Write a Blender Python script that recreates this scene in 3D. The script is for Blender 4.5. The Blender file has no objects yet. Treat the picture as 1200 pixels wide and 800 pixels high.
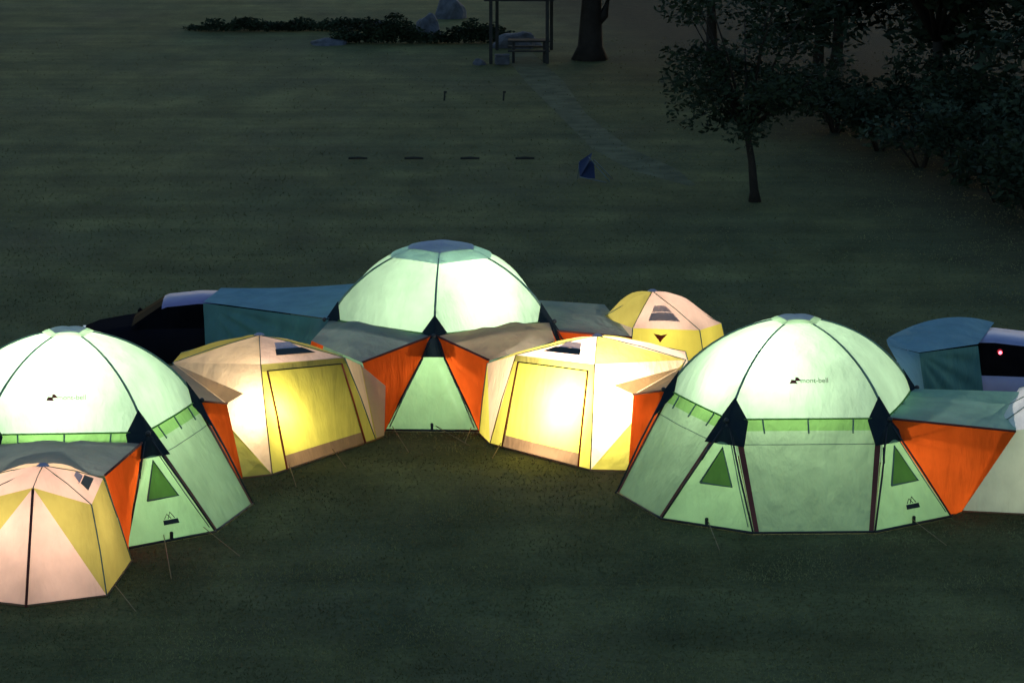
import bpy, bmesh, math, random
from math import sin, cos, pi, radians, sqrt
from mathutils import Vector, Matrix, noise
import numpy as np
random.seed(7)
scene = bpy.context.scene
COL = scene.collection

# ------------------------------------------------------------------ camera, sky, exposure
cam_d = bpy.data.cameras.new('camera')
cam = bpy.data.objects.new('camera', cam_d); COL.objects.link(cam)
cam.location = (0, 0, 13.785)
cam.rotation_euler = (pi/2 - 0.1891, 0, 0)
cam_d.sensor_width = 36; cam_d.lens = 4118.1/1200*36
cam_d.clip_end = 3000; cam_d.clip_start = 0.5
scene.camera = cam

world = bpy.data.worlds.new('World'); scene.world = world; world.use_nodes = True
wn = world.node_tree.nodes; wl = world.node_tree.links
bg = wn['Background']
sky = wn.new('ShaderNodeTexSky'); sky.sky_type = 'NISHITA'; sky.sun_disc = False
sky.sun_elevation = radians(7.0); sky.sun_rotation = radians(15)
sky.dust_density = 0.4; sky.ozone_density = 2.5; sky.air_density = 1.0
wl.new(sky.outputs[0], bg.inputs[0]); bg.inputs[1].default_value = 0.095
sun_d = bpy.data.lights.new('dusk_sun', 'SUN'); sun_d.energy = 0.02; sun_d.angle = radians(20); sun_d.color = (.8, .85, 1)
sun = bpy.data.objects.new('dusk_sun', sun_d); COL.objects.link(sun)
sun.rotation_euler = (radians(40), 0, radians(15+180))
vs = scene.view_settings
vs.view_transform = 'Standard'; vs.look = 'None'; vs.gamma = 1; vs.use_curve_mapping = False
vs.exposure = 1.6

# ------------------------------------------------------------------ materials
def mat(name, col, rough=.8, metal=0, var=.12, vscale=3, bump=0, bscale=20, spec=.3, col2=None, ior=1.5):
    m = bpy.data.materials.new(name); m.use_nodes = True
    n = m.node_tree.nodes; l = m.node_tree.links; b = n['Principled BSDF']
    b.inputs['Roughness'].default_value = rough; b.inputs['Metallic'].default_value = metal
    b.inputs['Specular IOR Level'].default_value = spec
    b.inputs['IOR'].default_value = ior
    tc = n.new('ShaderNodeTexCoord'); nz = n.new('ShaderNodeTexNoise')
    nz.inputs['Scale'].default_value = vscale; nz.inputs['Detail'].default_value = 5
    l.new(tc.outputs['Object'], nz.inputs['Vector'])
    r = n.new('ShaderNodeValToRGB'); c2 = col2 or [c*(1+var*2) for c in col]
    r.color_ramp.elements[0].position = .35; r.color_ramp.elements[1].position = .65
    r.color_ramp.elements[0].color = (*[c*(1-var) for c in col], 1); r.color_ramp.elements[1].color = (*[min(1, c) for c in c2], 1)
    l.new(nz.outputs[0], r.inputs[0]); l.new(r.outputs[0], b.inputs['Base Color'])
    if bump:
        n2 = n.new('ShaderNodeTexNoise'); n2.inputs['Scale'].default_value = bscale; n2.inputs['Detail'].default_value = 6
        l.new(tc.outputs['Object'], n2.inputs['Vector'])
        bp = n.new('ShaderNodeBump'); bp.inputs['Strength'].default_value = bump; bp.inputs['Distance'].default_value = .05
        l.new(n2.outputs[0], bp.inputs['Height']); l.new(bp.outputs[0], b.inputs['Normal'])
    return m

def fabric(name, col, trans, amt=.55, var=.09, wr=.25):
    """tent cloth: col is reflected, trans is let through"""
    m = bpy.data.materials.new(name); m.use_nodes = True
    n = m.node_tree.nodes; l = m.node_tree.links
    for x in list(n): n.remove(x)
    out = n.new('ShaderNodeOutputMaterial'); mix = n.new('ShaderNodeMixShader'); mix.inputs[0].default_value = amt
    d = n.new('ShaderNodeBsdfDiffuse'); t = n.new('ShaderNodeBsdfTranslucent')
    tc = n.new('ShaderNodeTexCoord'); nz = n.new('ShaderNodeTexNoise'); nz.inputs['Scale'].default_value = 2.2; nz.inputs['Detail'].default_value = 4
    l.new(tc.outputs['Object'], nz.inputs['Vector'])
    mp = n.new('ShaderNodeMapRange'); mp.inputs[1].default_value = .3; mp.inputs[2].default_value = .7
    mp.inputs[3].default_value = 1-var*2; mp.inputs[4].default_value = 1.0
    l.new(nz.outputs[0], mp.inputs[0])
    for sh, c in ((d, col), (t, trans)):
        mx = n.new('ShaderNodeVectorMath'); mx.operation = 'SCALE'; mx.inputs[0].default_value = c
        l.new(mp.outputs[0], mx.inputs['Scale']); l.new(mx.outputs[0], sh.inputs['Color'])
    n2 = n.new('ShaderNodeTexNoise'); n2.inputs['Scale'].default_value = 2.0; n2.inputs['Detail'].default_value = 3; n2.inputs['Distortion'].default_value = .15
    fm = n.new('ShaderNodeMapping'); fm.inputs['Scale'].default_value = (2.4, 2.4, .55); fm.inputs['Rotation'].default_value = (.15, .2, .3)
    l.new(tc.outputs['Object'], fm.inputs[0]); l.new(fm.outputs[0], n2.inputs['Vector'])
    bp = n.new('ShaderNodeBump'); bp.inputs['Strength'].default_value = wr*1.6; bp.inputs['Distance'].default_value = .12
    l.new(n2.outputs[0], bp.inputs['Height']); l.new(bp.outputs[0], d.inputs['Normal']); l.new(bp.outputs[0], t.inputs['Normal'])
    l.new(d.outputs[0], mix.inputs[1]); l.new(t.outputs[0], mix.inputs[2]); l.new(mix.outputs[0], out.inputs[0])
    return m

def lamp_mat(name, col, e):
    m = bpy.data.materials.new(name); m.use_nodes = True
    b = m.node_tree.nodes['Principled BSDF']; b.inputs['Base Color'].default_value = (.02, .005, .005, 1); b.inputs['Emission Color'].default_value = (*col, 1); b.inputs['Emission Strength'].default_value = e
    return m

M = dict(
    roof=fabric('pale_green_roof_cloth', (.44, .58, .45), (.37, .54, .36)),
    fly=fabric('blue_grey_top_cloth', (.34, .44, .56), (.50, .66, .62), .5),
    cap=fabric('lilac_cap_cloth', (.38, .38, .50), (.4, .4, .4), .3),
    wall=fabric('green_wall_cloth', (.30, .45, .29), (.32, .50, .28)),
    band=fabric('deep_green_band', (.16, .32, .12), (.20, .42, .12)),
    tri=fabric('light_green_cloth', (.34, .56, .34), (.42, .72, .34)),
    rooftop=fabric('thin_top_cloth', (.40, .55, .42), (.85, .92, .80), .8),
    mesh=fabric('olive_mesh', (.16, .26, .09), (.24, .40, .12), .55),
    dark=fabric('dark_navy_patch', (.02, .03, .04), (.01, .015, .02), .3),
    yellow=fabric('yellow_cloth', (.52, .46, .14), (.76, .65, .10), wr=.12),
    cream=fabric('cream_cloth', (.62, .50, .38), (.86, .60, .38)),
    pink=fabric('pink_white_cloth', (.66, .52, .50), (.85, .56, .44)),
    olive=fabric('olive_yellow_cloth', (.36, .34, .12), (.50, .42, .10)),
    mud=fabric('brown_skirt', (.30, .20, .12), (.35, .20, .10), .45),
    canopy=fabric('grey_green_canopy', (.24, .32, .31), (.30, .38, .34), .5),
    canopyteal=fabric('teal_canopy', (.22, .42, .40), (.26, .44, .34), .5),
    canopyb=fabric('brown_grey_canopy', (.38, .33, .27), (.60, .46, .28), .5),
    orange=fabric('orange_cloth', (.90, .11, .02), (.95, .13, .015), .6),
    tarp=fabric('teal_tarp', (.10, .22, .22), (.08, .20, .17), .35, .1, .35),  # front sheets: shaded tone of the tarpaulin put into the colour
    tarpblue=fabric('blue_tarp_top', (.22, .36, .41), (.12, .24, .26), .3, .1, .35),  # upper and side sheets: same tarpaulin with sky light put into the colour
    greyg=fabric('grey_green_wall', (.46, .52, .42), (.55, .60, .42)),
    white=fabric('white_cloth', (.8, .78, .82), (.8, .75, .75)),
    pole=mat('black_pole', (.015, .018, .02), .5),
    maroon=mat('maroon_webbing', (.10, .025, .02), .8),
    red=mat('dark_red_zip', (.30, .05, .02), .7),
    seam=mat('grey_green_seam', (.10, .16, .13), .8),
    mark=mat('dark_print', (.012, .02, .02), .7),
    markred=mat('red_brown_print', (.16, .03, .02), .7),
    markgrey=mat('grey_print', (.10, .13, .08), .7),
    rope=mat('guy_rope', (.22, .15, .08), .8),
    carblack=mat('black_car_paint', (.006, .006, .009), .6, spec=.3, ior=1.01, var=.05),
    carsilver=mat('silver_car_paint', (.17, .18, .31), .4, spec=.3, var=.04),
    roofpaint=mat('grey_car_roof', (.15, .14, .27), .5, spec=.1, var=.04),  # lilac sky reflection painted onto the black minivan's roof
    glass=mat('dark_car_glass', (.003, .003, .004), .3, spec=.3, ior=1.01),
    tyre=mat('tyre_rubber', (.02, .02, .02), .9), rim=mat('alloy_rim', (.4, .4, .42), .35, .8),
    bark=mat('dark_bark', (.022, .017, .014), .95, spec=.05, bump=.6, bscale=14),
    leafa=mat('dark_leaf', (.016, .022, .012), .8, vscale=.8, var=.3, spec=.05),
    leafb=mat('bluish_leaf', (.028, .038, .024), .8, vscale=.8, var=.3, spec=.05),
    wood=mat('weathered_wood', (.028, .026, .024), .9, spec=.05, bump=.3),
    stone=mat('pale_stone', (.05, .05, .058), .9, bump=.5, bscale=6, var=.25),
    bluecloth=mat('navy_chair_cloth', (.008, .014, .045), .8), metal=mat('grey_tube', (.10, .12, .12), .6, .2),
)

# ------------------------------------------------------------------ helpers
def V(*a): return Vector(a if len(a) > 1 else a[0])
def link(name, bm, m, parent=None, smooth=False):
    me = bpy.data.meshes.new(name); bm.to_mesh(me); bm.free()
    for mm in (m if isinstance(m, list) else [m]): me.materials.append(mm)
    if smooth:
        for p in me.polygons: p.use_smooth = True
    o = bpy.data.objects.new(name, me); COL.objects.link(o)
    if parent: o.parent = parent; o.matrix_parent_inverse = Matrix.Translation(-parent.location)
    return o
def tag(o, label=None, cat=None, group=None, kind=None):
    if label: o['label'] = label
    if cat: o['category'] = cat
    if group: o['group'] = group
    if kind: o['kind'] = kind
    return o
def thing(name, loc, label, cat, group=None):
    o = bpy.data.objects.new(name, None); COL.objects.link(o); o.location = loc; o.empty_display_size = .3
    return tag(o, label, cat, group)
def grid(bm, fn, nu, nv, mi=0):
    vs_ = [[bm.verts.new(fn(i/nu, j/nv)) for j in range(nv+1)] for i in range(nu+1)]
    for i in range(nu):
        for j in range(nv):
            f = bm.faces.new((vs_[i][j], vs_[i+1][j], vs_[i+1][j+1], vs_[i][j+1])); f.material_index = mi
    bmesh.ops.remove_doubles(bm, verts=[v for r in vs_ for v in r], dist=1e-5)
def quad(bm, A, B, C, D, bulge=0, out=None, n=10, wr=.012, top=0, seed=0):
    """A,B bottom left/right, C,D top right/left: a stretched sheet of cloth. out = a point inside the tent, the bulge leaves it"""
    A, B, C, D = map(V, (A, B, C, D))
    nr = (B-A).cross(D-A)
    if nr.length < 1e-6: nr = (C-B).cross(D-B)
    nr.normalize()
    if out is not None and nr.dot((A+B+C+D)/4-V(out)) < 0: nr.negate()
    up = V(0, 0, 1)
    def fn(u, v):
        p = (A*(1-u)+B*u)*(1-v)+(D*(1-u)+C*u)*v
        e = 4*u*(1-u)*4*v*(1-v)
        w = noise.noise(p*2.3+V(seed, 0, 0))*wr*min(1, e*2)*2
        return p+nr*(bulge*e*.8+w)+up*(top*4*u*(1-u)*v)
    grid(bm, fn, n, n)
def sheet(name, A, B, C, D, m, parent, bulge=0, out=None, n=10, top=0, wr=.012):
    bm = bmesh.new(); quad(bm, A, B, C, D, bulge, out, n, wr, top, random.random()*9)
    return link(name, bm, m, parent, True)
def tube(bm, pts, r, seg=6, cap=True):
    pts = [V(p) for p in pts]; rings = []
    rr = r if isinstance(r, (list, tuple)) else [r]*len(pts)
    for i, p in enumerate(pts):
        t = (pts[min(i+1, len(pts)-1)]-pts[max(i-1, 0)]).normalized()
        a = t.cross(V(0, 0, 1)) if abs(t.z) < .95 else t.cross(V(1, 0, 0)); a.normalize(); b = t.cross(a)
        rings.append([bm.verts.new(p+(a*cos(2*pi*k/seg)+b*sin(2*pi*k/seg))*rr[i]) for k in range(seg)])
    for i in range(len(rings)-1):
        for k in range(seg):
            bm.faces.new((rings[i][k], rings[i][(k+1) % seg], rings[i+1][(k+1) % seg], rings[i+1][k]))
    if cap:
        bm.faces.new(rings[0][::-1]); bm.faces.new(rings[-1])
def pipe(name, pts, r, m, parent, seg=6):
    bm = bmesh.new(); tube(bm, pts, r, seg); return link(name, bm, m, parent, True)
def box(bm, c, s, rot=0, bev=0):
    r = bmesh.ops.create_cube(bm, size=1, matrix=Matrix.Translation(c) @ Matrix.Rotation(rot, 4, 'Z') @ Matrix.Diagonal((*s, 1)))
    if bev: bmesh.ops.bevel(bm, geom=list({e for v in r['verts'] for e in v.link_edges}), offset=bev, segments=2, affect='EDGES')
def lerp(a, b, t): return V(a)*(1-t)+V(b)*t
def text_obj(name, s, size, M4, m, parent):
    cu = bpy.data.curves.new(name, 'FONT'); cu.body = s; cu.size = size; cu.extrude = .002; cu.align_x = 'CENTER'; cu.align_y = 'CENTER'
    tmp = bpy.data.objects.new(name, cu); COL.objects.link(tmp)
    bpy.context.view_layer.update()
    me = bpy.data.meshes.new_from_object(tmp.evaluated_get(bpy.context.evaluated_depsgraph_get()))
    bpy.data.objects.remove(tmp); bpy.data.curves.remove(cu)
    me.transform(M4); me.materials.clear(); me.materials.append(m)
    o = bpy.data.objects.new(name, me); COL.objects.link(o)
    if parent: o.parent = parent; o.matrix_parent_inverse = Matrix.Translation(-parent.location)
    return o
def point_light(name, loc, w, col=(1, .95, .85), r=.08):
    d = bpy.data.lights.new(name, 'POINT'); d.energy = w; d.color = col; d.shadow_soft_size = r
    o = bpy.data.objects.new(name, d); COL.objects.link(o); o.location = loc; return o

# ------------------------------------------------------------------ ground
def make_ground():
    bm = bmesh.new()
    xs = np.concatenate([np.linspace(-900, -60, 12), np.linspace(-50, 50, 51), np.linspace(60, 900, 12)])
    ys = np.concatenate([np.linspace(-200, 30, 8), np.linspace(34, 170, 69), np.linspace(180, 1500, 20)])
    vv = [[bm.verts.new((x, y, 0)) for y in ys] for x in xs]
    for i in range(len(xs)-1):
        for j in range(len(ys)-1): bm.faces.new((vv[i][j], vv[i+1][j], vv[i+1][j+1], vv[i][j+1]))
    m = bpy.data.materials.new('lawn'); m.use_nodes = True
    n = m.node_tree.nodes; l = m.node_tree.links; b = n['Principled BSDF']; b.inputs['Roughness'].default_value = 1; b.inputs['Specular IOR Level'].default_value = .05
    tc = n.new('ShaderNodeTexCoord')
    def nz(sc, stretch=(1, 1, 1), det=6):
        mp = n.new('ShaderNodeMapping'); mp.inputs['Scale'].default_value = stretch
        l.new(tc.outputs['Object'], mp.inputs[0])
        x = n.new('ShaderNodeTexNoise'); x.inputs['Scale'].default_value = sc; x.inputs['Detail'].default_value = det; x.inputs['Roughness'].default_value = .65
        l.new(mp.outputs[0], x.inputs['Vector']); return x.outputs[0]
    def ramp(src, a, b_, p0=.35, p1=.65):
        r = n.new('ShaderNodeValToRGB'); r.color_ramp.elements[0].position = p0; r.color_ramp.elements[1].position = p1
        r.color_ramp.elements[0].color = (*a, 1); r.color_ramp.elements[1].color = (*b_, 1); l.new(src, r.inputs[0]); return r.outputs[0]
    def mix(f, a, b_, mode='MIX'):
        x = n.new('ShaderNodeMix'); x.data_type = 'RGBA'; x.blend_type = mode
        if isinstance(f, float): x.inputs[0].default_value = f
        else: l.new(f, x.inputs[0])
        l.new(a, x.inputs[6]); l.new(b_, x.inputs[7]); return x.outputs[2]
    base = ramp(nz(.35), (.064, .069, .029), (.102, .102, .040))
    dirt = ramp(nz(.16, (1, .5, 1)), (.054, .064, .030), (.098, .084, .048), .45, .78)
    c = mix(ramp(nz(.22, (1, .6, 1)), (0, 0, 0), (.75, .75, .75), .45, .62), base, dirt)
    patch = ramp(nz(.7, (1, .45, 1), 4), (.80, .80, .80), (1.22, 1.2, 1.22), .35, .66)
    c = mix(1.0, c, patch, 'MULTIPLY')
    fine = ramp(nz(9, (1, 1, 1), 8), (.72, .72, .72), (1.25, 1.25, 1.2), .3, .7)
    c = mix(1.0, c, fine, 'MULTIPLY')
    rows = ramp(nz(.30, (.12, 1.6, 1), 3), (.86, .86, .86), (1.16, 1.16, 1.16), .4, .62)
    c = mix(1.0, c, rows, 'MULTIPLY')
    # shade of the wood at the right, painted into the lawn colour
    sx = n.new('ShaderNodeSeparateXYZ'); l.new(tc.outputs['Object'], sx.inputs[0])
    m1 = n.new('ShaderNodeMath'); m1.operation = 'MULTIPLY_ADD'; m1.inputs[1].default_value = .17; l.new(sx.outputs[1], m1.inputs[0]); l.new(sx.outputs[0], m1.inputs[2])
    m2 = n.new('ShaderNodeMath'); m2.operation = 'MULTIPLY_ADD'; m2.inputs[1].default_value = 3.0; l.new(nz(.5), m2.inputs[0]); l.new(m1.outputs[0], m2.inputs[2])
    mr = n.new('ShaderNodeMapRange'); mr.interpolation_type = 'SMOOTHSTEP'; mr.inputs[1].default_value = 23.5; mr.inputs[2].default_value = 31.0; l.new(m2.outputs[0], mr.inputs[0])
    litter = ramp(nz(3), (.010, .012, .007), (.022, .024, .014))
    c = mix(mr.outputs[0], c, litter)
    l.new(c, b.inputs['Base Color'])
    bp = n.new('ShaderNodeBump'); bp.inputs['Strength'].default_value = .55; bp.inputs['Distance'].default_value = .05
    l.new(nz(14, (1, 1, 1), 8), bp.inputs['Height']); l.new(bp.outputs[0], b.inputs['Normal'])
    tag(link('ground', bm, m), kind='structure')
    # worn footpath
    pts = [(.2, 128), (1.1, 119), (1.9, 110), (2.9, 102), (4.0, 97.5), (4.9, 94.5)]
    bm = bmesh.new(); prev = None
    for i, (x, y) in enumerate(pts):
        d = V(pts[min(i+1, len(pts)-1)])-V(pts[max(i-1, 0)]); p = V(-d.y, d.x).normalized()*(.55+.12*sin(i*2.1))*(1 if i < 5 else .25)
        cur = (bm.verts.new((x+p.x, y+p.y, .004)), bm.verts.new((x-p.x, y-p.y, .004)))
        if prev: bm.faces.new((prev[0], prev[1], cur[1], cur[0]))
        prev = cur
    bmesh.ops.subdivide_edges(bm, edges=bm.edges, cuts=2, use_grid_fill=True)
    tag(link('footpath', bm, mat('worn_earth', (.076, .080, .046), .98, bump=.5, bscale=8, var=.2, vscale=1.2, spec=.03)), kind='structure')
make_ground()

def make_grass():
    rng = np.random.default_rng(3); N = 130000
    y = 45-np.log(1-rng.random(N)*.985)*21; x = (rng.random(N)*2-1)*y*.155
    h = rng.uniform(.015, .045, N); w = rng.uniform(.006, .012, N)*(y/50); a = rng.random(N)*pi
    lx = rng.normal(0, .02, N); ly = rng.normal(0, .02, N)
    co = np.zeros((N, 3, 3)); dx = np.cos(a)*w; dy = np.sin(a)*w
    co[:, 0] = np.stack([x-dx, y-dy, np.zeros(N)], 1); co[:, 1] = np.stack([x+dx, y+dy, np.zeros(N)], 1); co[:, 2] = np.stack([x+lx, y+ly, h], 1)
    me = bpy.data.meshes.new('grass'); me.vertices.add(N*3); me.vertices.foreach_set('co', co.ravel())
    me.loops.add(N*3); me.loops.foreach_set('vertex_index', np.arange(N*3, dtype=np.int32))
    me.polygons.add(N); me.polygons.foreach_set('loop_start', np.arange(0, N*3, 3, dtype=np.int32)); me.polygons.foreach_set('loop_total', np.full(N, 3, dtype=np.int32))
    me.update(); me.validate(); me.materials.append(mat('grass_blade', (.115, .108, .045), .9, vscale=.5, var=.3, spec=.05))
    o = bpy.data.objects.new('grass', me); COL.objects.link(o)
    tag(o, 'short dark grass growing over the whole camp field', 'grass', kind='stuff')
make_grass()

# ------------------------------------------------------------------ big pentagonal domes
A_H = .2957; RH, ZH, RB, ZA = 2.18, 1.68, 3.0, 3.04
def polar(c, r, a, z): return V(c[0]+r*sin(a), c[1]-r*cos(a), z)
def prof(t):   # t 0 at apex, 1 at hub
    r = RH*sin(t*pi/2*1.0)**.92 if t > 0 else 0
    r = RH*(t**.95)
    return r, ZH+(ZA-ZH)*max(0, 1-(r/(RH*1.03))**2.05)**.68 - (0 if t < 1 else 0)
Z1 = prof(1)[1]
def pr(t):
    r, z = prof(t); return r, z-(Z1-ZH)*t
def roof_pt(c, rot, j, u, t):
    """face j lies between hub j and hub j+1"""
    a0 = rot+j*2*pi/5; a1 = a0+2*pi/5; r, z = pr(t)
    p = polar(c, r, a0, z)*(1-u)+polar(c, r, a1, z)*u
    k = 4*u*(1-u)*sin(t*pi/2)
    d = polar((0, 0), 1, (a0+a1)/2, 0)
    return p+d*(.24*k*sin(pi*min(1, t*1.05))*.9+.05*k*t)+V(0, 0, .10*k*(1-t)+.01*k)
def dome(name, c, rot, label, open_faces, caps, emblem_hubs, roof_text, windows, lines, flysize, flymat):
    T = thing(name, (c[0], c[1], 0), label, 'dome tent', 'big green dome tents')
    ctr = V(c[0], c[1], 1)
    for j in range(5):
        bm = bmesh.new(); grid(bm, lambda u, t: roof_pt(c, rot, j, u, t), 14, 16)
        link('roof_panel', bm, M['roof'], T, True)
        # roof pole along the hub seam
        pts = [polar(c, pr(t)[0]+.012, rot+j*2*pi/5, pr(t)[1]+.012) for t in [k/14 for k in range(15)]]
        pipe('roof_pole', pts, [.010+.014*k/14 for k in range(15)], M['seam'] , T)
        a = rot+j*2*pi/5
        hub = polar(c, RH, a, ZH)
        b0 = polar(c, RB, a-A_H, 0.02); b1 = polar(c, RB, a+A_H, 0.02)
        nb0 = polar(c, RB, a+2*pi/5-A_H, .02); nhub = polar(c, RH, a+2*pi/5, ZH)
        # triangle below the hub
        mid = (b0+b1)/2; outw = polar((0, 0), 1, a, 0)
        hl = lerp(hub, b0, .045); hr = lerp(hub, b1, .045)
        tri = bmesh.new(); quad(tri, b0, b1, hr, hl, .03, ctr, 10)
        tp = link('gable_panel', tri, M['tri'], T, True)
        def on(u, v, off=.03):    # point on the gable
            p = (b0*(1-u)+b1*u)*(1-v)+(hl*(1-u)+hr*u)*v
            nr = (b1-b0).cross(hub-b0).normalized()
            if nr.dot(outw) < 0: nr.negate()
            return p+nr*(off+.03*.8*16*u*(1-u)*v*(1-v))
        # dark patch at the hub: pentagon folded over the roof corner
        bm = bmesh.new()
        q0 = on(-.42, .80, .05); q1 = on(1.42, .80, .05)
        s0 = lerp(hub, polar(c, RH, a-2*pi/5, ZH), .13)+outw*.06+V(0, 0, -.03)
        s1 = lerp(hub, nhub, .13)+outw*.06+V(0, 0, -.03)
        topp = polar(c, pr(.9)[0]+.05, a, pr(.9)[1]+.02); cen = hub+outw*.09
        vs_ = [bm.verts.new(p) for p in (topp, s0, q0, q1, s1, cen)]
        for k in range(5): bm.faces.new((vs_[k], vs_[(k+1) % 5], vs_[5]))
        bmesh.ops.subdivide_edges(bm, edges=bm.edges, cuts=2, use_grid_fill=True)
        pc = link('corner_patch', bm, M['dark'], T)
        bm = bmesh.new(); bmesh.ops.create_icosphere(bm, subdivisions=2, radius=.045, matrix=Matrix.Translation(hub+outw*.11)); link('pole_joint', bm, M['pole'], pc, True)
        # black gable poles
        pipe('gable_pole', [hub+outw*.05, lerp(hub, b0, .5)+outw*.06, b0+outw*.02], .017, M['pole'], T)
        pipe('gable_pole', [hub+outw*.05, lerp(hub, b1, .5)+outw*.06, b1+outw*.02], .017, M['pole'], T)
        pipe('ground_hem', [on(.0, .0, .03), on(.5, .0, .03), on(1, 0, .03)], .022, M['pole'], T)
        bm = bmesh.new(); box(bm, on(.5, .035, .05), (.05, .05, .14), a, .01); link('hem_loop', bm, M['pole'], T)
        if j in windows:
            wa, wb, wt = on(.24, .40, .028), on(.80, .40, .028), on(.50, .765, .028)
            w = sheet('window', wa, wb, wt+V(.001, 0, 0), wt, M['mesh'], tp, 0, n=4, wr=0)
            pipe('window_trim', [wa, wb, wt, wa], .016, M['seam'], w)
            pipe('strap', [on(.86, .80, .035), on(.93, .40, .035), on(.96, .05, .035)], .009, M['seam'], tp)
            pipe('strap', [on(-.02, .77, .05), on(.03, .62, .05)], .02, M['pole'], tp)
        elif windows == ():
            pipe('strap', [on(.05, .78, .04), on(.03, .4, .04), on(.04, .03, .04)], .013, M['seam'], tp)
            pipe('strap', [on(.95, .78, .04), on(.97, .4, .04), on(.96, .03, .04)], .013, M['seam'], tp)
        if j in emblem_hubs:
            bm = bmesh.new(); e = [on(.44, .145, .04), on(.64, .145, .04), on(.64, .19, .04), on(.44, .19, .04)]
            bm.faces.new([bm.verts.new(p) for p in e])
            for (ua, ub, vt) in ((.46, .55, .245), (.51, .60, .26)):
                tube(bm, [on(ua, .20, .04), on((ua+ub)/2, vt, .04), on(ub, .20, .04)], .007, 4)
            link('emblem', bm, M['mark'], tp)
        # wall between this hub and the next
        wt0 = lerp(hub, nhub, .045); wt1 = lerp(nhub, hub, .045)
        d = polar((0, 0), 1, a+pi/5, 0)
        bm = bmesh.new()
        def wf(u, v):
            bot = b1*(1-u)+nb0*u; t_ = roof_pt(c, rot, j, u, 1.0)-V(0, 0, .015)
            tt = lerp(t_, wt0*(1-u)+wt1*u, .3)
            p = bot*(1-v)+tt*v
            return p+d*(.05*16*u*(1-u)*v*(1-v)*.6+.02*noise.noise(p*1.8)*min(1, 4*u*(1-u)*4*v*(1-v)*2))
        vlo = .86 if j in open_faces else 0
        grid(bm, lambda u, v: wf(u, vlo+v*(.90-vlo)), 12, 12); wp = link('wall_panel', bm, M['wall'], T, True)
        bm = bmesh.new(); grid(bm, lambda u, v: wf(u, .90+v*.10)+d*.004, 12, 2); link('eave_band', bm, M['band'], T, True)
        pipe('wall_seam', [wf(k/8, .78)+d*.006 for k in range(9)], .006, M['seam'], wp)
        pipe('eave_hem', [roof_pt(c, rot, j, k/10, 1.0)+d*.01 for k in range(11)], .014, M['band'], T)
        for u in (.2, .5, .8):
            bm = bmesh.new(); tube(bm, [wf(u, 1)+d*.03, wf(u, .88)+d*.03], .014, 5); link('toggle', bm, M['seam'], T)
        pipe('ground_hem', [wf(k/6, .0)+d*.01+V(0, 0, .01) for k in range(7)], .02, M['pole'], T)
        if j not in open_faces:
            for (ua, ub) in ((.005, .045), (.955, .995)):
                bm = bmesh.new(); grid(bm, lambda u, v: wf(ua+(ub-ua)*u, v*.97)+d*.022, 1, 12)
                link('door_webbing', bm, M['maroon'], T)
    # top fly and cap; back dome's cap is enlarged to paint in lilac sky shading
    for (R_, mm, nm, off) in ((flysize, flymat, 'roof_fly', .03), (.30 if flysize < .9 else .62, M['cap'], 'peak_cap', .05)):
        bm = bmesh.new()
        tmax = R_/RH
        for j in range(5): grid(bm, lambda u, t: roof_pt(c, rot, j, u, t*tmax)+V(0, 0, off), 8, 8)
        link(nm, bm, mm, T, True)
    if roof_text is not None:
        j, uu, tt, flip = roof_text
        p = roof_pt(c, rot, j, uu, tt); du = (roof_pt(c, rot, j, uu+.02, tt)-p).normalized(); dt = (roof_pt(c, rot, j, uu, tt-.03)-p).normalized()
        nn = du.cross(dt).normalized(); dt = nn.cross(du)
        B4 = Matrix((( *du, 0), (*dt, 0), (*nn, 0), (0, 0, 0, 1))).transposed(); B4.translation = p+nn*.03
        text_obj('roof_lettering', 'mont-bell', .12, B4 @ Matrix.Translation((.08, 0, 0)), M['markgrey'], T)
        bm = bmesh.new()
        for sh in (((-.33, -.05), (-.20, -.05), (-.24, .01), (-.30, .02)), ((-.24, -.01), (-.14, -.0), (-.19, .06), (-.23, .06))):
            bm.faces.new([bm.verts.new(B4 @ V(x, y, .001)) for x, y in sh])
        link('roof_emblem', bm, M['markred'], T)
    for (p, q) in lines: pipe('guy_line', [p, q], .008, M['rope'], T, 4)
    return T
CR, RR = (4.7945, 58.26), -.591
CB, RBk = (-1.3441, 66.07), -.0442
CL, RL = (-7.3458, 57.122), .7025
dome('dome_tent', CR, RR, 'big green dome tent at right, lit inside, printed roof facing the camera', (1, 3), None, (1,), (0, .52, .80, 0), (0, 1),
     [((6.55, 55.95, .12), (6.95, 54.6, .02)), ((3.2, 55.85, .12), (3.3, 54.3, .02))], .42, M['rooftop'])
dome('dome_tent', CL, RL, 'big green dome tent at left edge behind the pink tent', (1, 4), None, (0,), (4, .52, .82, 0), (0, 1, 4),
     [((-5.6, 54.9, .12), (-5.25, 52.5, .02)), ((-5.0, 55.4, .12), (-4.3, 53.9, .02))], .42, M['rooftop'])
dome('dome_tent', CB, RBk, 'big green dome tent farthest back, standing between the two yellow tents', (0, 1, 4), None, (), None, (),
     [((-2.2, 63.2, .1), (-1.85, 61.4, .02)), ((-1.4, 63.15, .12), (-.75, 61.9, .02)), ((-.75, 63.1, .1), (-.85, 62.2, .02))], 0.95, M['fly'])

def hubp(c, rot, j): return polar(c, RH, rot+j*2*pi/5, ZH-.03)
def basp(c, rot, j, s): return polar(c, RB, rot+j*2*pi/5+s*A_H, .02)

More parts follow.
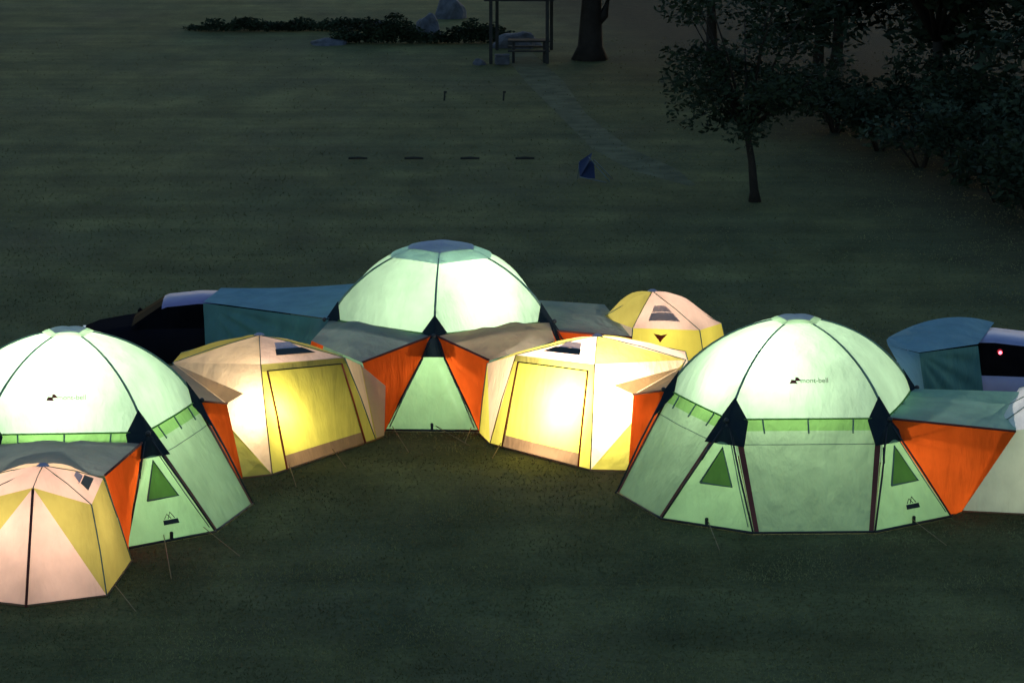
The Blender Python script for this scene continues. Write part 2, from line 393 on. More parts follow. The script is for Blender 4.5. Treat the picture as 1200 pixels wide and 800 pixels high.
# ------------------------------------------------------------------ small side tents
def small_tent(label, apex, T, B, walls, roofs, vents=(), lines=(), zr=.018, group='small cream and yellow side tents', rb=.10):
    c = sum((V(p) for p in B), V(0, 0, 0))/len(B)
    R = thing('side_tent', (c.x, c.y, 0), label, 'tent', group)
    ctr = V(c.x, c.y, .8); n = len(T); apex = V(apex)
    for i, kind in enumerate(walls):
        j = (i+1) % n; b0, b1, t0, t1 = V(B[i]), V(B[j]), V(T[i]), V(T[j])
        def S(u, v): return (b0*(1-u)+b1*u)*(1-v)+(t0*(1-u)+t1*u)*v
        if kind == 'open': pass
        elif kind == 'door':
            sheet('side_wall', S(0, 0), S(.13, 0), S(.06, .93), S(0, .93), M['yellow'], R, .0, ctr, 5)
            sheet('side_wall', S(.89, 0), S(1, 0), S(1, .93), S(.93, .93), M['yellow'], R, .0, ctr, 5)
            d = sheet('door_panel', S(.13, .13), S(.89, .13), S(.93, .93), S(.06, .93), M['yellow'], R, .03, ctr, 10)
            sheet('mud_skirt', S(.13, .0), S(.89, .0), S(.89, .13), S(.13, .13), M['mud'], R, .02, ctr, 8)
            sheet('wall_header', S(0, .93), S(1, .93), S(1, 1), S(0, 1), M['olive'], R, .0, ctr, 8)
            nr = (b1-b0).cross(t0-b0).normalized()
            if nr.dot(S(.5, .5)-ctr) < 0: nr.negate()
            pipe('zip', [S(.13, .0)+nr*.02, S(.10, .5)+nr*.03, S(.06, .93)+nr*.02], zr, M['red'], d)
            pipe('zip', [S(.89, .0)+nr*.02, S(.91, .5)+nr*.03, S(.93, .93)+nr*.02], zr, M['red'], d)
            pipe('zip', [S(.06, .93)+nr*.02, S(.93, .93)+nr*.02], .012, M['mark'], d)
        elif kind in ('cream_r', 'cream_l'):   # cream sheet with its point at the foot of one corner
            k = M['cream']
            if kind == 'cream_l':   # point at b1 (right foot)
                sheet('side_wall', b1, b1+V(.001, 0, 0), t1, t0, k, R, .0, ctr, 10)
                sheet('foot_panel', b0, b1, b1+V(0, .001, 0), t0, M['yellow'], R, .0, ctr, 8)
            else:
                sheet('side_wall', b0, b0+V(.001, 0, 0), t1, t0, k, R, .0, ctr, 10)
                sheet('foot_panel', b0, b1, t1, b0+V(0, .001, 0), M['yellow'], R, .0, ctr, 8)
        elif kind == 'zip_l':
            sheet('door_flap', b0, b1, t1, t1+V(0, .001, 0), M['pink'], R, .03, ctr, 10)
            sheet('side_wall', b0, b0+V(.001, 0, 0), t1, t0, M['olive'], R, .0, ctr, 10)
        elif kind == 'zip_r':
            sheet('door_flap', b0, b1, t0, t0+V(0, .001, 0), M['pink'], R, .03, ctr, 10)
            sheet('side_wall', b1, b1+V(.001, 0, 0), t1, t0, M['olive'], R, .0, ctr, 10)
            nr = V(ctr.x, ctr.y, .8); o_ = (b0-ctr).normalized()
            pipe('zip', [t0+o_*.03, lerp(t0, b0, .5)+o_*.05, b0+o_*.03], .022, M['maroon'], R)
        else:
            sheet('side_wall', b0, b1, t1, t0, M[kind], R, .06, ctr, 10)
        pipe('frame_pole', [b0, lerp(b0, t0, .5)+(lerp(b0, t0, .5)-ctr).normalized()*.02, t0], .011, M['seam'] if kind != 'door' else M['rope'], R)
        bm = bmesh.new(); quad(bm, t0, t1, apex+V(0, 0, 0), apex+V(.0005, 0, 0), rb, V(c.x, c.y, .3), 10)
        rp = link('roof_panel', bm, M[roofs[i]], R, True)
        pipe('roof_seam', [t0, lerp(t0, apex, .5)+V(0, 0, .03), apex+V(0, 0, .01)], .008, M['seam'], R)
        pipe('ground_hem', [b0, lerp(b0, b1, .5), b1], .018, M['mud'], R)
        if i in vents:
            q = lambda u, v: (t0*(1-u)+t1*u)*(1-v)+apex*v
            nr = (t1-t0).cross(apex-t0).normalized()
            if nr.z < 0: nr.negate()
            bm = bmesh.new(); P = [q(.24, .34)+nr*.07, q(.76, .34)+nr*.07, q(.72, .52)+nr*.13, q(.28, .52)+nr*.13, q(.24, .36)+nr*.03, q(.76, .36)+nr*.03]
            P = [lerp(x, q(.5, .40)+nr*.08, .18) for x in P]; f = [bm.verts.new(x) for x in P]; bm.faces.new(f[:4]); bm.faces.new((f[0], f[4], f[5], f[1]))
            link('roof_vent', bm, M['cap'], rp)
            bm = bmesh.new(); vv = [bm.verts.new(x) for x in (q(.22, .16)+nr*.06, q(.78, .16)+nr*.06, q(.74, .335)+nr*.085, q(.26, .335)+nr*.085)]; bm.faces.new(vv)
            link('vent_opening', bm, M['mark'], rp)
    bm = bmesh.new(); bmesh.ops.create_cone(bm, cap_ends=True, segments=12, radius1=.10, radius2=.05, depth=.03, matrix=Matrix.Translation(apex+V(0, 0, .03))); link('peak_cap', bm, M['cap'], R)
    for (p, q_) in lines: pipe('guy_line', [p, q_], .008, M['rope'], R, 4)
    return R
YL_T = [(-4.44, 60.9, 1.72), (-2.99, 61.6, 1.70), (-2.75, 62.7, 1.35), (-4.1, 63.3, 1.6), (-6.0, 62.6, 1.6), (-6.03, 61.25, 1.68)]
YL_B = [(-4.17, 59.62, .02), (-2.48, 62.45, .02), (-2.34, 62.75, .02), (-4.1, 64.0, .02), (-6.6, 61.8, .02), (-4.66, 59.36, .02)]
small_tent('yellow tent between the left and middle green domes, muddy skirt on its door', (-4.54, 62.0, 2.03), YL_T, YL_B,
           ['door', 'cream_r', 'open', 'cream', 'open', 'cream_l'], ['pink', 'olive', 'cream', 'olive', 'olive', 'cream'], vents=(0,),
           lines=[((-3.9, 60.0, .12), (-3.7, 58.7, .02)), ((-3.2, 61.2, .12), (-2.9, 60.1, .02))])
sheet('tunnel_flap', (-2.46, 62.42, .06), (-2.33, 62.70, .04), (-2.30, 62.62, .98), (-2.74, 62.68, 1.34), M['cream'], bpy.data.objects['side_tent'], .0, None, 8)
YM_T = [(1.46, 60.9, 1.72), (3.1, 61.5, 1.68), (3.15, 62.7, 1.6), (1.6, 63.7, 1.6), (-.45, 62.85, 1.35), (.07, 61.85, 1.70)]
YM_B = [(1.37, 59.96, .02), (2.03, 59.89, .02), (3.6, 61.9, .02), (2.0, 64.3, .02), (-.6, 62.98, .02), (-.40, 62.09, .02)]
small_tent('brightest yellow and white tent between the middle and right green domes', (1.53, 61.9, 2.03), YM_T, YM_B,
           ['cream_r', 'open', 'cream', 'open', 'cream_l', 'door'], ['olive', 'pink', 'olive', 'cream', 'olive', 'pink'], vents=(5,),
           lines=[((-.2, 61.8, .1), (-.35, 60.9, .02))])
P_T = [(-7.21, 51.55, 1.68), (-6.37, 51.83, 1.35), (-6.32, 52.96, 1.50), (-7.2, 53.6, 1.55), (-8.25, 52.96, 1.50), (-8.33, 51.78, 1.35)]
P_B = [(-7.27, 50.9, .02), (-6.13, 51.49, .02), (-5.98, 53.6, .02), (-7.2, 54.4, .02), (-8.7, 53.6, .02), (-8.54, 51.44, .02)]
small_tent('pink and white tent nearest the camera, dark zip down its middle', (-7.10, 51.9, 1.93), P_T, P_B,
           ['zip_r', 'olive', 'open', 'open', 'olive', 'zip_l'], ['pink', 'pink', 'cream', 'cream', 'pink', 'pink'], vents=(1,), zr=.02,
           lines=[((-6.05, 51.8, .12), (-5.6, 50.6, .02))])
kc = V(2.75, 66.7, 0)
K_T = [(2.30, 65.8, 1.45), (3.58, 65.85, 1.40), (4.05, 66.8, 1.36), (3.4, 67.7, 1.5), (2.1, 67.7, 1.5), (1.75, 66.7, 1.5)]
K_B = [tuple(kc+(V(x, y, 0)-kc)*1.22+V(0, 0, .02)) for x, y, z in K_T]
small_tent('small yellow tent with rounded pink roof behind the right dome, red print on it', (2.70, 66.5, 2.03), K_T, K_B,
           ['yellow', 'yellow', 'yellow', 'cream', 'open', 'open'], ['pink', 'pink', 'pink', 'cream', 'olive', 'olive'], vents=(0,), rb=.19)
bm = bmesh.new(); kd = (V(K_T[1])-V(K_T[0])).normalized()
kp = V(K_T[0])+kd*.52+V(0, -.10, -.12)
bm.faces.new([bm.verts.new(kp+kd*a_+V(0, -.02, z_)) for a_, z_ in ((-.13, .05), (-.04, -.06), (.0, -.12), (.05, -.05), (.14, .05), (.02, .02))])
bmesh.ops.solidify(bm, geom=bm.faces[:], thickness=.006)
link('red_print', bm, M['red'], bpy.data.objects['side_tent.003'])
G_T = [(7.88, 56.98, 1.32), (9.9, 56.9, 1.6), (10.9, 58.3, 1.6), (10.0, 59.7, 1.6), (8.75, 59.4, 1.6), (8.35, 57.9, 1.62)]
G_B = [(7.49, 56.91, .02), (10.2, 56.35, .02), (11.4, 58.3, .02), (10.3, 60.4, .02), (8.5, 60.2, .02), (7.95, 58.4, .02)]
small_tent('dim grey green tent cut off by the right edge of the photo', (9.5, 58.3, 2.05), G_T, G_B,
           ['greyg', 'greyg', 'greyg', 'greyg', 'greyg', 'open'], ['white', 'white', 'white', 'white', 'white', 'white'])

# ------------------------------------------------------------------ linking tunnels (canopy on top, orange cloth at the sides)
def tunnel(label, h0, h1, ta, tb, bd0, bt0, bd1=None, bt1=None, mt='canopy', bulge=.12, tip=None):
    """h0,h1 dome hubs; ta,tb upper corners at the small tent (beside h0 / h1); bd/bt feet at dome / tent"""
    h0, h1, ta, tb = map(V, (h0, h1, ta, tb))
    c = (h0+h1+ta+tb)/4
    R = thing('tent_tunnel', (c.x, c.y, 0), label, 'tunnel awning', 'tunnels joining domes to side tents')
    low = c-V(0, 0, 1.2)
    e = V(0, 0, .02)
    if tip: 
        tip = V(tip)
        sheet('canopy', h0+e, ta+e, tb+e, h1+e, M[mt], R, bulge, low, 20, wr=.035)
        sheet('canopy_flap', ta+e*1.5, tip+e, tb+e*1.5, lerp(ta, tb, .5)+e*1.5, M[mt], R, .0, low, 6)
    else:
        sheet('canopy', h0+e, ta+e, tb+e, h1+e, M[mt], R, bulge, low, 20, wr=.035)
    pipe('canopy_hem', [h0+e*1.6, lerp(h0, ta, .5)+e*1.6, ta+e*1.6], .02, M['maroon'], R)
    sheet('side_panel', bd0, bt0, ta+e*.9, h0+e*.9, M['orange'], R, .05, low, 12, wr=.03)
    if bd1: sheet('side_panel', bd1, bt1, tb+e*.9, h1+e*.9, M['orange'], R, .05, low, 12, wr=.03)
    return R
tunnel('blue grey arched awning with orange side, between middle dome and left yellow tent', hubp(CB, RBk, 0), hubp(CB, RBk, 4), (-2.72, 62.75, 1.36), (-3.72, 64.05, 1.52),
       basp(CB, RBk, 0, -1), YL_B[2], basp(CB, RBk, 4, 1), YL_B[3], bulge=.30)
tunnel('brown grey arched awning with orange side, between middle dome and bright middle tent', hubp(CB, RBk, 0), hubp(CB, RBk, 1), (-.42, 62.9, 1.37), (.80, 64.05, 1.52),
       basp(CB, RBk, 0, 1), YM_B[4], basp(CB, RBk, 1, -1), YM_B[3], 'canopyb', .30)
tunnel('olive pointed awning with narrow orange side, right of the left dome', hubp(CL, RL, 1), hubp(CL, RL, 2), (-4.94, 59.62, 1.25), (-5.95, 60.85, 1.70),
       basp(CL, RL, 1, 1), YL_B[5], mt='canopyb', bulge=.05, tip=(-4.66, 59.7, 1.42))
tunnel('olive pointed awning with orange side, left of the right dome', hubp(CR, RR, 4), hubp(CR, RR, 3), (2.13, 60.40, 1.25), (3.0, 61.0, 1.62),
       basp(CR, RR, 4, -1), YM_B[1], mt='canopyb', bulge=.05, tip=(1.78, 60.42, 1.42))
tunnel('grey green arched awning with orange side, behind the pink tent', hubp(CL, RL, 0)-V(0, 0, .14), hubp(CL, RL, 4)-V(0, 0, .14), (-6.30, 53.02, 1.50), (-8.4, 53.1, 1.50),
       basp(CL, RL, 0, -1), P_B[2], basp(CL, RL, 4, 1), P_B[4], bulge=.26)
tunnel('teal awning over a large orange triangle, right of the right dome', hubp(CR, RR, 1), hubp(CR, RR, 2), (8.34, 56.85, 1.36), (8.62, 58.5, 1.70),
       basp(CR, RR, 1, 1), G_B[0], mt='canopyteal', bulge=.06)
tunnel('grey green awning between the middle dome and the rounded back tent', hubp(CB, RBk, 1)-V(0, 0, .18), hubp(CB, RBk, 2), (2.28, 65.70, 1.26), (1.8, 67.4, 1.60),
       basp(CB, RBk, 1, 1), K_B[0], bulge=.12)

# ------------------------------------------------------------------ cars and the sheets over their tails
def make_car(label, paint, roofm, loc, rz, H=1.55, hood=.98):
    R = thing('parked_car', (0, 0, 0), label, 'car', 'cars parked behind the tents')
    # stations: x, z of top, half width, z belt, cabin?
    st = [(2.12, .62, .62, .55), (2.02, .78, .76, .66), (1.75, .88, .83, .78), (1.30, hood-.02, .85, .88), (1.02, hood+.02, .85, .92),
          (.42, H-.10, .85, .93), (.32, H-.06, .85, .93), (-.30, H, .85, .94), (-.38, H, .85, .94), (-1.15, H-.01, .85, .95), (-1.25, H-.02, .85, .95),
          (-1.78, H-.07, .84, .98), (-1.88, H-.10, .84, .99), (-2.08, 1.02, .82, .96), (-2.14, .80, .78, .78), (-2.15, .45, .72, .45)]
    def sec(s):
        x, zt, w, zb = s
        cab = zt > zb+.15; wr = w*.74 if cab else w*.80
        zb2 = min(zb, zt-.03)
        return [(x, w*.90, .24), (x, w, .38), (x, w, zb2-.22 if zb2 > .65 else zb2*.8), (x, w*.985, zb2), (x, w*.96, zb2+.02 if zb2+.02 < zt else zt-.01), (x, wr+.02, zt-.07 if cab else zt-.005), (x, wr-.06, zt-.01), (x, 0, zt+.02)]
    secs = [sec(s) for s in st]; bm = bmesh.new(); gl = bmesh.new(); vb = []; np_ = len(secs[0])
    def ring(bm_, s): return [bm_.verts.new(p) for p in s]+[bm_.verts.new((p[0], -p[1], p[2])) for p in s[::-1][1:]]
    vb = [ring(bm, s) for s in secs]; vg = [ring(gl, s) for s in secs]; n = len(vb[0])
    side_win = {(6, 4), (8, 4), (10, 4)}; dark = {(i_, 4) for i_ in (4, 5, 7, 9, 11)}
    for i in range(len(secs)-1):
        for k in range(n-1):
            kk = k if k < np_-1 else n-2-k
            isg = (i, kk) in side_win or (i == 4 and kk >= 5) or (i == 12 and kk >= 5) or (i == 4 and kk == 4 and False)
            b_, v_ = (gl, vg) if isg else (bm, vb)
            f = b_.faces.new((v_[i][k], v_[i][k+1], v_[i+1][k+1], v_[i+1][k]))
            if not isg and kk >= 5 and 5 <= i <= 11: f.material_index = 1
            if (i, kk) in dark: f.material_index = 2
    bm.faces.new(vb[0]); bm.faces.new(vb[-1][::-1])
    body = link('body', bm, [paint, roofm, M['glass']], R, True)
    bmesh.ops.delete(gl, geom=[v for v in gl.verts if not v.link_faces], context='VERTS')
    link('windows', gl, M['glass'], body)
    for x in (1.38, -1.32):
        for s in (1, -1):
            bm = bmesh.new()
            bmesh.ops.create_cone(bm, cap_ends=True, segments=28, radius1=.32, radius2=.32, depth=.22, matrix=Matrix.Translation((x, s*.78, .32)) @ Matrix.Rotation(pi/2, 4, 'X'))
            bmesh.ops.bevel(bm, geom=[e for e in bm.edges if abs(e.verts[0].co.y-e.verts[1].co.y) < 1e-4], offset=.03, segments=2, affect='EDGES')
            w = link('wheel', bm, M['tyre'], R)
            bm = bmesh.new(); bmesh.ops.create_cone(bm, cap_ends=True, segments=20, radius1=.20, radius2=.17, depth=.03, matrix=Matrix.Translation((x, s*.895, .32)) @ Matrix.Rotation(pi/2, 4, 'X')); link('rim', bm, M['rim'], w)
    for s in (1, -1):
        bm = bmesh.new(); box(bm, (2.02, s*.58, .70), (.16, .26, .12), -s*.25, .03); link('headlight', bm, M['rim'], R)
        bm = bmesh.new(); box(bm, (.95, s*.95, 1.0), (.10, .16, .12), 0, .03); link('door_mirror', bm, paint, R)
    R.rotation_euler = (0, 0, rz); R.location = loc
    return R
make_car('black minivan with grey roof behind the left domes, nose to the left', M['carblack'], M['roofpaint'], (-6.55, 69.2, 0), pi+.04, 1.49)
cs = make_car('pale silver car at the right edge, red light glowing inside', M['carsilver'], M['carsilver'], (9.3, 64.4, 0), -.12, 1.62, 1.02)
for (nm, p, c_, e, r) in (('red_interior_light', (9.02, 63.72, 1.38), (1, .10, .14), 2.2, .035), ('red_lamp_lens', (9.02, 63.78, 1.38), (.8, .01, .02), .12, .07), ('dash_light', (9.55, 63.82, 1.22), (.5, .6, .45), .6, .03)):  # larger red ball stands in for the glow halo around the light
    bm = bmesh.new(); bmesh.ops.create_icosphere(bm, subdivisions=2, radius=r, matrix=Matrix.Translation(p))
    o = link(nm, bm, lamp_mat(nm, c_, e)); o.parent = cs; o.matrix_parent_inverse = (Matrix.Translation(cs.location) @ Matrix.Rotation(-.12, 4, 'Z')).inverted()

def folds(name, A, B, C, D, m, parent, amp=.05, fan=True, n=28, sag=.0, seed=0):
    """sheet hanging in folds that fan out of its top left corner"""
    A, B, C, D = map(V, (A, B, C, D)); nr = (B-A).cross(D-A).normalized()
    if nr.y > 0 and abs(nr.z) < .8: nr.negate()
    if nr.z < -.5: nr.negate()
    bm = bmesh.new()
    def fn(u, v):
        p = (A*(1-u)+B*u)*(1-v)+(D*(1-u)+C*u)*v
        ang = math.atan2((1-v)+.02, u+.03)
        e = min(1, 6*u*(1-u)+.1)*min(1, 8*v*(1-v)+.0)
        w = sin(ang*16+seed)*amp*e*(.4+.6*noise.noise(p*1.1+V(seed, 2, 3))) if fan else 0
        return p+nr*(w+.03*noise.noise(p*2)*e)-V(0, 0, sag*4*u*(1-u)*v)
    grid(bm, fn, n, n); return link(name, bm, m, parent, True)
t = thing('car_tarp', (-4.8, 68, 0), 'blue green tarpaulin over the black minivan tail, tied to the middle dome', 'tarpaulin')
h4 = hubp(CB, RBk, 4); h3 = hubp(CB, RBk, 3)
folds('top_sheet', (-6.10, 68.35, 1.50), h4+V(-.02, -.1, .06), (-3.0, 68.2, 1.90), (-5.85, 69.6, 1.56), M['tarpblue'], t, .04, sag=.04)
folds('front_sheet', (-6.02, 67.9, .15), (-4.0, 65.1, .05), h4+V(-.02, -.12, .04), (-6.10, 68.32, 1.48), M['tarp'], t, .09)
t = thing('car_tarp', (7.9, 63.4, 0), 'blue tarpaulin over the silver car tail, tied to the right dome', 'tarpaulin')
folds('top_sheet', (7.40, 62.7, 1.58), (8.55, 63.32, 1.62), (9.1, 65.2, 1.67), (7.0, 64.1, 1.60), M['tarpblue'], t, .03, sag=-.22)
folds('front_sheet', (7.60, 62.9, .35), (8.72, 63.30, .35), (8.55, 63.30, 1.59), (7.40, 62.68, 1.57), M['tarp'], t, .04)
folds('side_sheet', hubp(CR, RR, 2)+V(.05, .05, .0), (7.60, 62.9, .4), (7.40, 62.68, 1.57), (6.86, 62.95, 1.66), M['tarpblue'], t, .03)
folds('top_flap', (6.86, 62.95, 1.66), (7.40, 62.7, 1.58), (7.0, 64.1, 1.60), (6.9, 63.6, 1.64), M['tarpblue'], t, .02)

# ------------------------------------------------------------------ tent lamps (hanging inside, seen as glow through the cloth) and added low fills
W = (1, .95, .82)
point_light('lamp_in_right_dome', (4.25, 57.6, 2.05), 72, W)
point_light('lamp_in_left_dome', (-7.55, 56.5, 2.1), 110, W)
point_light('lamp_in_middle_dome', (-.85, 65.5, 1.95), 72, W)
point_light('low_lamp_in_right_dome', (5.2, 58.6, .9), 50, W)  # low dome lights are added fill for walls, awnings and ground spill
point_light('low_lamp_in_left_dome', (-7.2, 56.6, .9), 46, W)
point_light('low_lamp_in_middle_dome', (-1.3, 65.2, .9), 44, W)
point_light('lamp_in_left_yellow', (-4.42, 60.80, .75), 40, (1, .92, .72))
point_light('lamp_in_middle_yellow', (1.35, 61.35, .8), 185, (1, .95, .82))
point_light('lamp_in_pink_tent', (-7.3, 52.3, .85), 34, (1, .85, .70))
point_light('lamp_in_back_tent', (2.8, 66.6, 1.1), 24, (1, .92, .75))
point_light('lamp_in_grey_tent', (9.2, 57.8, .7), 18, (1, .97, .85))

# ------------------------------------------------------------------ vegetation
def leaf_cloud(bm, centers, n, size, rng):
    for (c, r) in centers:
        for k in range(int(n*r[0]*r[2])):
            d = V(rng.gauss(0, 1), rng.gauss(0, 1), rng.gauss(0, 1)).normalized()*(rng.random()**.45)
            p = V(c[0]+d.x*r[0], c[1]+d.y*r[1], c[2]+d.z*r[2])
            if p.z < .03: continue
            a = V(rng.gauss(0, 1), rng.gauss(0, 1), rng.gauss(0, .5)).normalized(); b = a.cross(V(rng.gauss(0, 1), rng.gauss(0, 1), rng.gauss(0, 1))).normalized()
            s = size*rng.uniform(.6, 1.5)
            bm.faces.new([bm.verts.new(q) for q in (p-a*s, p-b*s*.45, p+a*s, p+b*s*.45)])
def tree(label, loc, h, trunk_h, rad, lean=(0, 0), r0=.13, leaf='leafa', seed=1, n=260, size=.10, group='trees around the field', fork=0, low=0, nb=11):
    rng = random.Random(seed); x, y = loc; T = thing('leafy_tree', (x, y, 0), label, 'tree', group)
    bm = bmesh.new(); top = V(x+lean[0], y+lean[1], trunk_h)
    tube(bm, [V(x, y, -.05), V(x+lean[0]*.1, y, trunk_h*.15), V(x+lean[0]*.4, y, trunk_h*.55), top], [r0*1.7, r0*1.1, r0*.9, r0*.75], 9)
    cl = []
    for i in range(nb):
        a = i*2.4+rng.random(); el = rng.uniform(.15, 1.0); L = rad*rng.uniform(.6, 1.0)
        e = top+V(cos(a)*L, sin(a)*L, (h-trunk_h)*el*.85-low*(1-el)*rng.random())
        m_ = lerp(top, e, .5)+V(0, 0, .25*rad*rng.random())
        tube(bm, [top-V(0, 0, .05), m_, e], [r0*.5, r0*.28, r0*.1], 6)
        cl.append((e, (rad*rng.uniform(.28, .45),)*2+(rad*rng.uniform(.16, .28),)))
        cl.append((m_, (rad*.28, rad*.28, rad*.18)))
    for s in range(fork):
        a = rng.choice((-1, 1)); tube(bm, [V(x+lean[0]*.2, y, trunk_h*.35), V(x+.5, y, trunk_h*.5), V(x+.75, y, trunk_h*.8), V(x+.95, y, trunk_h*1.3)], [r0*.5, r0*.42, r0*.35, r0*.3], 7)
    link('trunk', bm, M['bark'], T, True)
    bm = bmesh.new(); leaf_cloud(bm, cl, n, size, rng); link('crown', bm, M[leaf], T)
    return T
tree('slim tree standing alone on the lawn, wide low crown', (6.4, 91.6), 6.6, 1.95, 2.3, (-.25, 0), .11, seed=4, n=430, size=.085, low=1.2, nb=20)
tree('thick forked trunk at the top of the field beside the shelter', (2.8, 125.8), 9, 3.2, 3.6, (.1, 0), .42, seed=5, n=60, size=.2, fork=1)
spots = [(10.2, 117, 8, 3.2), (13.2, 108, 9, 3.6), (16.5, 100, 8, 3.4), (7.2, 126, 9, 3.6), (11.5, 124, 10, 4.0), (15.8, 118, 10, 4.0), (19.5, 108, 9, 3.8), (20, 122, 11, 4.2), (17.8, 92, 7, 3.0)]
lab = ['tree at the wood edge just right of the lone lawn tree', 'broad tree in the wood behind the dark bushes', 'tree above the pale leaved bush at right edge', 'tree left of the wood at the top of the field',
       'tall tree at the top of the photo in the wood', 'tall tree at the top right corner', 'outer tree at the right edge', 'farthest tree in the top right corner', 'low tree just outside the right bush row']
for i, (x, y, h, r) in enumerate(spots):
    tree(lab[i], (x, y), h, h*.28, r, (.1*(-1)**i, 0), .2, leaf='leafb' if i in (2, 5) else 'leafa', seed=20+i, n=230, size=.16, low=2.4, nb=18, group='trees of the dark wood at right')
def shrub(label, loc, r, h, seed, leaf='leafa', size=.11, n=420, group='dark bushes along the right side', name='bush'):
    rng = random.Random(seed); x, y = loc; T = thing(name, (x, y, 0), label, 'bush', group)
    bm = bmesh.new()
    cl = []
    for k in range(7):
        a = rng.random()*6.28; d = r*rng.uniform(.2, .75); e = V(x+cos(a)*d, y+sin(a)*d, h*rng.uniform(.35, .8))
        tube(bm, [V(x+cos(a)*.1, y+sin(a)*.1, -.02), lerp((x, y, 0), e, .6)+V(0, 0, .1), e], [.035, .025, .01], 5)
        cl.append((e, (r*.5, r*.5, h*rng.uniform(.22, .36))))
    link('stems', bm, M['bark'], T, True)
    bm = bmesh.new(); leaf_cloud(bm, cl, n, size, rng); link('foliage', bm, M[leaf], T)
sh = [(9.8, 105.5, 1.6, 2.0), (10.7, 101.5, 1.6, 2.0), (11.5, 98, 1.6, 1.9), (12.2, 94.6, 1.5, 1.9), (12.8, 91.5, 1.5, 1.9), (13.3, 88.5, 1.4, 1.9), (13.7, 85.6, 1.4, 1.9),
      (12.3, 106, 1.8, 2.4), (13.6, 101.5, 1.9, 2.6), (14.6, 96.5, 1.8, 2.5), (15.2, 91.5, 1.8, 2.4), (8.2, 113.5, 1.3, 1.2)]
sl = ['dark bush at the left end of the front bush row', 'second bush of the front row from its far left end', 'third bush of the front row from its far left end', 'middle bush of the front bush row', 'bush in the front row right of its middle',
      'bush in the front row next to its right end', 'dark bush nearest the camera at the right edge', 'tall bush behind the left end of the front row', 'tall bush behind the middle of the front row',
      'pale leaved tall bush behind the row near the right edge', 'tall bush at the right edge behind the front row', 'small bush left of the bush rows near the path']
for i, (x, y, r, h) in enumerate(sh): shrub(sl[i], (x, y), r, h, 60+i, 'leafb' if i in (9, 2) else 'leafa', n=430, size=.11)

# ------------------------------------------------------------------ far end of the field: planting beds, stones, shelter, stakes
def bed(label, x0, x1, y, h, seed):
    rng = random.Random(seed); T = thing('low_hedge', ((x0+x1)/2, y, 0), label, 'hedge', 'low dark hedges at the far end of the field')
    bm = bmesh.new(); cl = []; k = x0
    st = bmesh.new()
    while k < x1:
        hh = h*rng.uniform(.6, 1.15); w = rng.uniform(.3, .6)
        if k-x0 < .8: hh *= .6
        cl.append((V(k, y+rng.uniform(-.2, .2), hh*.5), (w, .45, hh*.55)))
        tube(st, [(k, y, -.02), (k+.05, y, hh*.6)], [.02, .01], 5); k += w*.8
    link('stems', st, M['bark'], T); leaf_cloud(bm, cl, 2600, .07, rng); link('foliage', bm, M['leafa'], T)
bed('thin low dark hedge at the far top left', -12.3, -6.0, 136, .5, 1)
bed('thicker dark hedge left of the shelter', -6.3, -3.4, 131.5, .95, 2)
bed('dark hedge touching the shelter posts', -3.2, -.3, 131.5, .85, 3)
def rock(label, p, s, seed):
    rng = random.Random(seed); bm = bmesh.new(); bmesh.ops.create_icosphere(bm, subdivisions=3, radius=1)
    for v in bm.verts:
        n_ = noise.noise(v.co*1.3+V(seed, 0, 0)); v.co *= 1+.35*n_; v.co = V(v.co.x*s[0], v.co.y*s[1], max(-.3, v.co.z)*s[2])
    o = link('boulder', bm, M['stone']); o.location = p; tag(o, label, 'rock', 'pale stones by the far hedges')
rock('flat pale stone at the left end of the thick hedge', (-6.9, 131, 0), (.7, .6, .22), 1)
rock('small pale stone on the far side of the thick hedge', (-5.1, 134, 0), (.35, .4, .7), 2)
rock('pale stone behind the gap between two hedges', (-3.2, 134.5, 0), (.5, .5, .8), 3)
rock('tall grey rock above the hedge near the photo top', (-2.5, 141, 0), (.6, .6, .9), 4)
rock('sloping pale stone beside the shelter table', (.15, 130, 0), (.9, .7, .55), 5)
rock('small pale stone at the foot of the front shelter post', (-1.15, 124.2, 0), (.25, .3, .2), 6)
T = thing('wooden_shelter', (.2, 126, 0), 'dark wooden shelter with thin posts beside the big trunk', 'shelter')
for (x, y) in ((-.75, 124.4), (1.25, 124.4), (1.45, 129.0), (-.55, 129.0)):
    bm = bmesh.new(); box(bm, (x, y, 1.25), (.12, .12, 2.5), 0, .012); link('post', bm, M['wood'], T)
for (c, s) in (((.25, 124.4, 2.3), (2.5, .1, .16)), ((.45, 129, 2.3), (2.5, .1, .16)), ((-.65, 126.7, 2.45), (.1, 5.0, .14)), ((1.35, 126.7, 2.45), (.1, 5, .14))):
    bm = bmesh.new(); box(bm, c, s, 0, .01); link('beam', bm, M['wood'], T)
bm = bmesh.new()
for sx in (-1, 1):
    f = [bm.verts.new(p) for p in ((.35, 123.8, 3.4), (.35, 129.6, 3.4), (.35+sx*1.7, 129.6, 2.52), (.35+sx*1.7, 123.8, 2.52))]; bm.faces.new(f)
bmesh.ops.solidify(bm, geom=bm.faces[:], thickness=.06); link('roof', bm, M['wood'], T)
T = thing('picnic_table', (.6, 124.9, 0), 'dark picnic table under the wooden shelter', 'table')
bm = bmesh.new(); box(bm, (.6, 125.3, .74), (1.5, .8, .06), 0, .01); link('tabletop', bm, M['wood'], T)
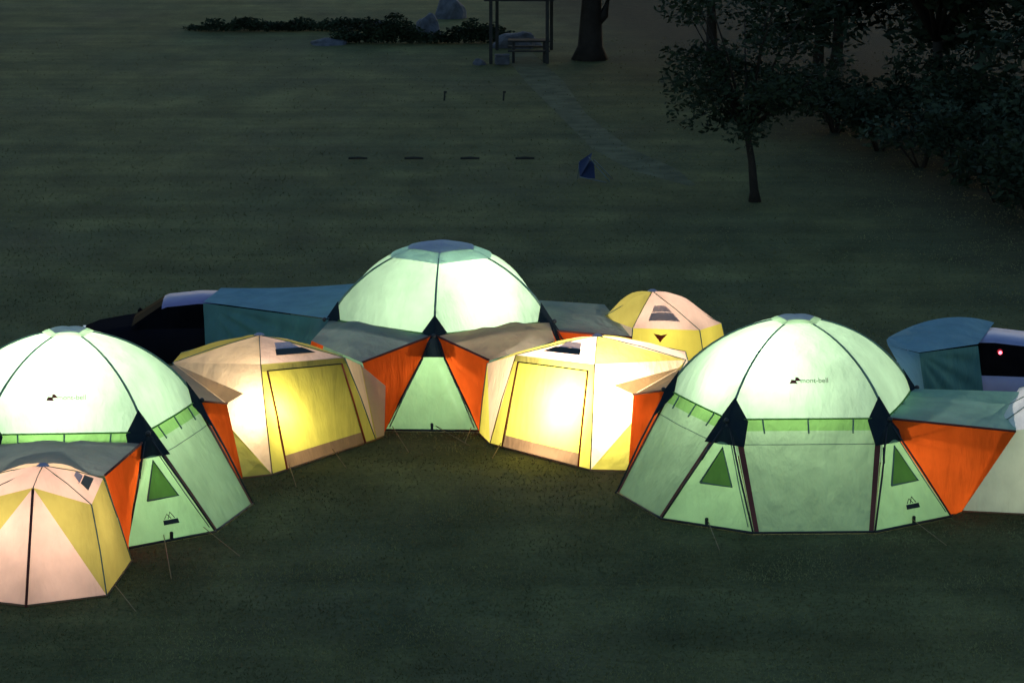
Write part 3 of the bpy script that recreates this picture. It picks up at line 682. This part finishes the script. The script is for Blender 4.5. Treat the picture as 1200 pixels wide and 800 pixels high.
for s in (-1, 1):
    bm = bmesh.new(); box(bm, (.6, 125.3+s*.75, .44), (1.5, .28, .05), 0, .01); link('bench_seat', bm, M['wood'], T)
    bm = bmesh.new(); box(bm, (.6+s*.55, 125.3, .36), (.08, 1.4, .08), 0, .01); tube(bm, [(.6+s*.55, 124.7, 0), (.6+s*.55, 125.1, .72)], .05); tube(bm, [(.6+s*.55, 125.9, 0), (.6+s*.55, 125.5, .72)], .05); link('leg', bm, M['wood'], T)
T = thing('cool_box', (-.35, 124.1, 0), 'pale grey cool box by the shelter post', 'cool box')
bm = bmesh.new(); box(bm, (-.35, 124.1, .16), (.5, .32, .30), .1, .03); link('body', bm, M['stone'], T)
bm = bmesh.new(); box(bm, (-.35, 124.1, .345), (.53, .35, .06), .1, .02); link('lid', bm, M['stone'], T)
order = ['leftmost', 'second from left', 'third from left', 'rightmost']
for i, px in enumerate((-4.4, -2.8, -1.2, .37)):
    bm = bmesh.new(); tube(bm, [(px-.27, 99.5, .06), (px, 99.52, .07), (px+.27, 99.5, .06)], [.03, .04, .025], 9)
    tag(link('short_log', bm, M['wood'], None, True), f'{order[i]} of four short dark logs lying in a row on the lawn', 'log', 'short logs in a row')
for i, px in enumerate((-2.2, -.28)):
    T = thing('wooden_stake', (px, 113.6, 0), ('left' if i == 0 else 'right')+' one of two short stakes standing on the far lawn', 'stake', 'stakes on the far lawn')
    bm = bmesh.new(); tube(bm, [(px, 113.6, -.02), (px+.02, 113.6, .30)], [.03, .025], 7); link('shaft', bm, M['wood'], T)
    bm = bmesh.new(); box(bm, (px+.03, 113.6, .28), (.10, .03, .06), .1, .008); link('marker_board', bm, M['wood'], T)
# tipped blue camp chair
T = thing('camp_chair', (2.2, 95.4, 0), 'navy blue camp chair tipped over on the lawn beside the path', 'chair')
cx, cy = 2.15, 95.4
sheet('seat', (cx-.30, cy-.2, .12), (cx+.12, cy-.25, .10), (cx+.10, cy+.25, .52), (cx-.32, cy+.22, .50), M['bluecloth'], T, .04, None, 6)
sheet('backrest', (cx-.30, cy-.2, .12), (cx-.32, cy+.22, .50), (cx+.05, cy+.3, .74), (cx+.0, cy-.1, .62), M['bluecloth'], T, .04, None, 6)
for (p, q) in (((cx-.3, cy-.2, .14), (cx+.42, cy-.5, .03)), ((cx-.05, cy, .66), (cx+.52, cy-.3, .03)), ((cx+.1, cy+.25, .55), (cx+.62, cy+.1, .03)), ((cx-.3, cy+.2, .5), (cx-.35, cy+.3, .02))):
    pipe('leg', [p, q], .014, M['metal'], T)

scene.render.engine = 'CYCLES'
scene.cycles.max_bounces = 8
scene.cycles.sample_clamp_indirect = 30
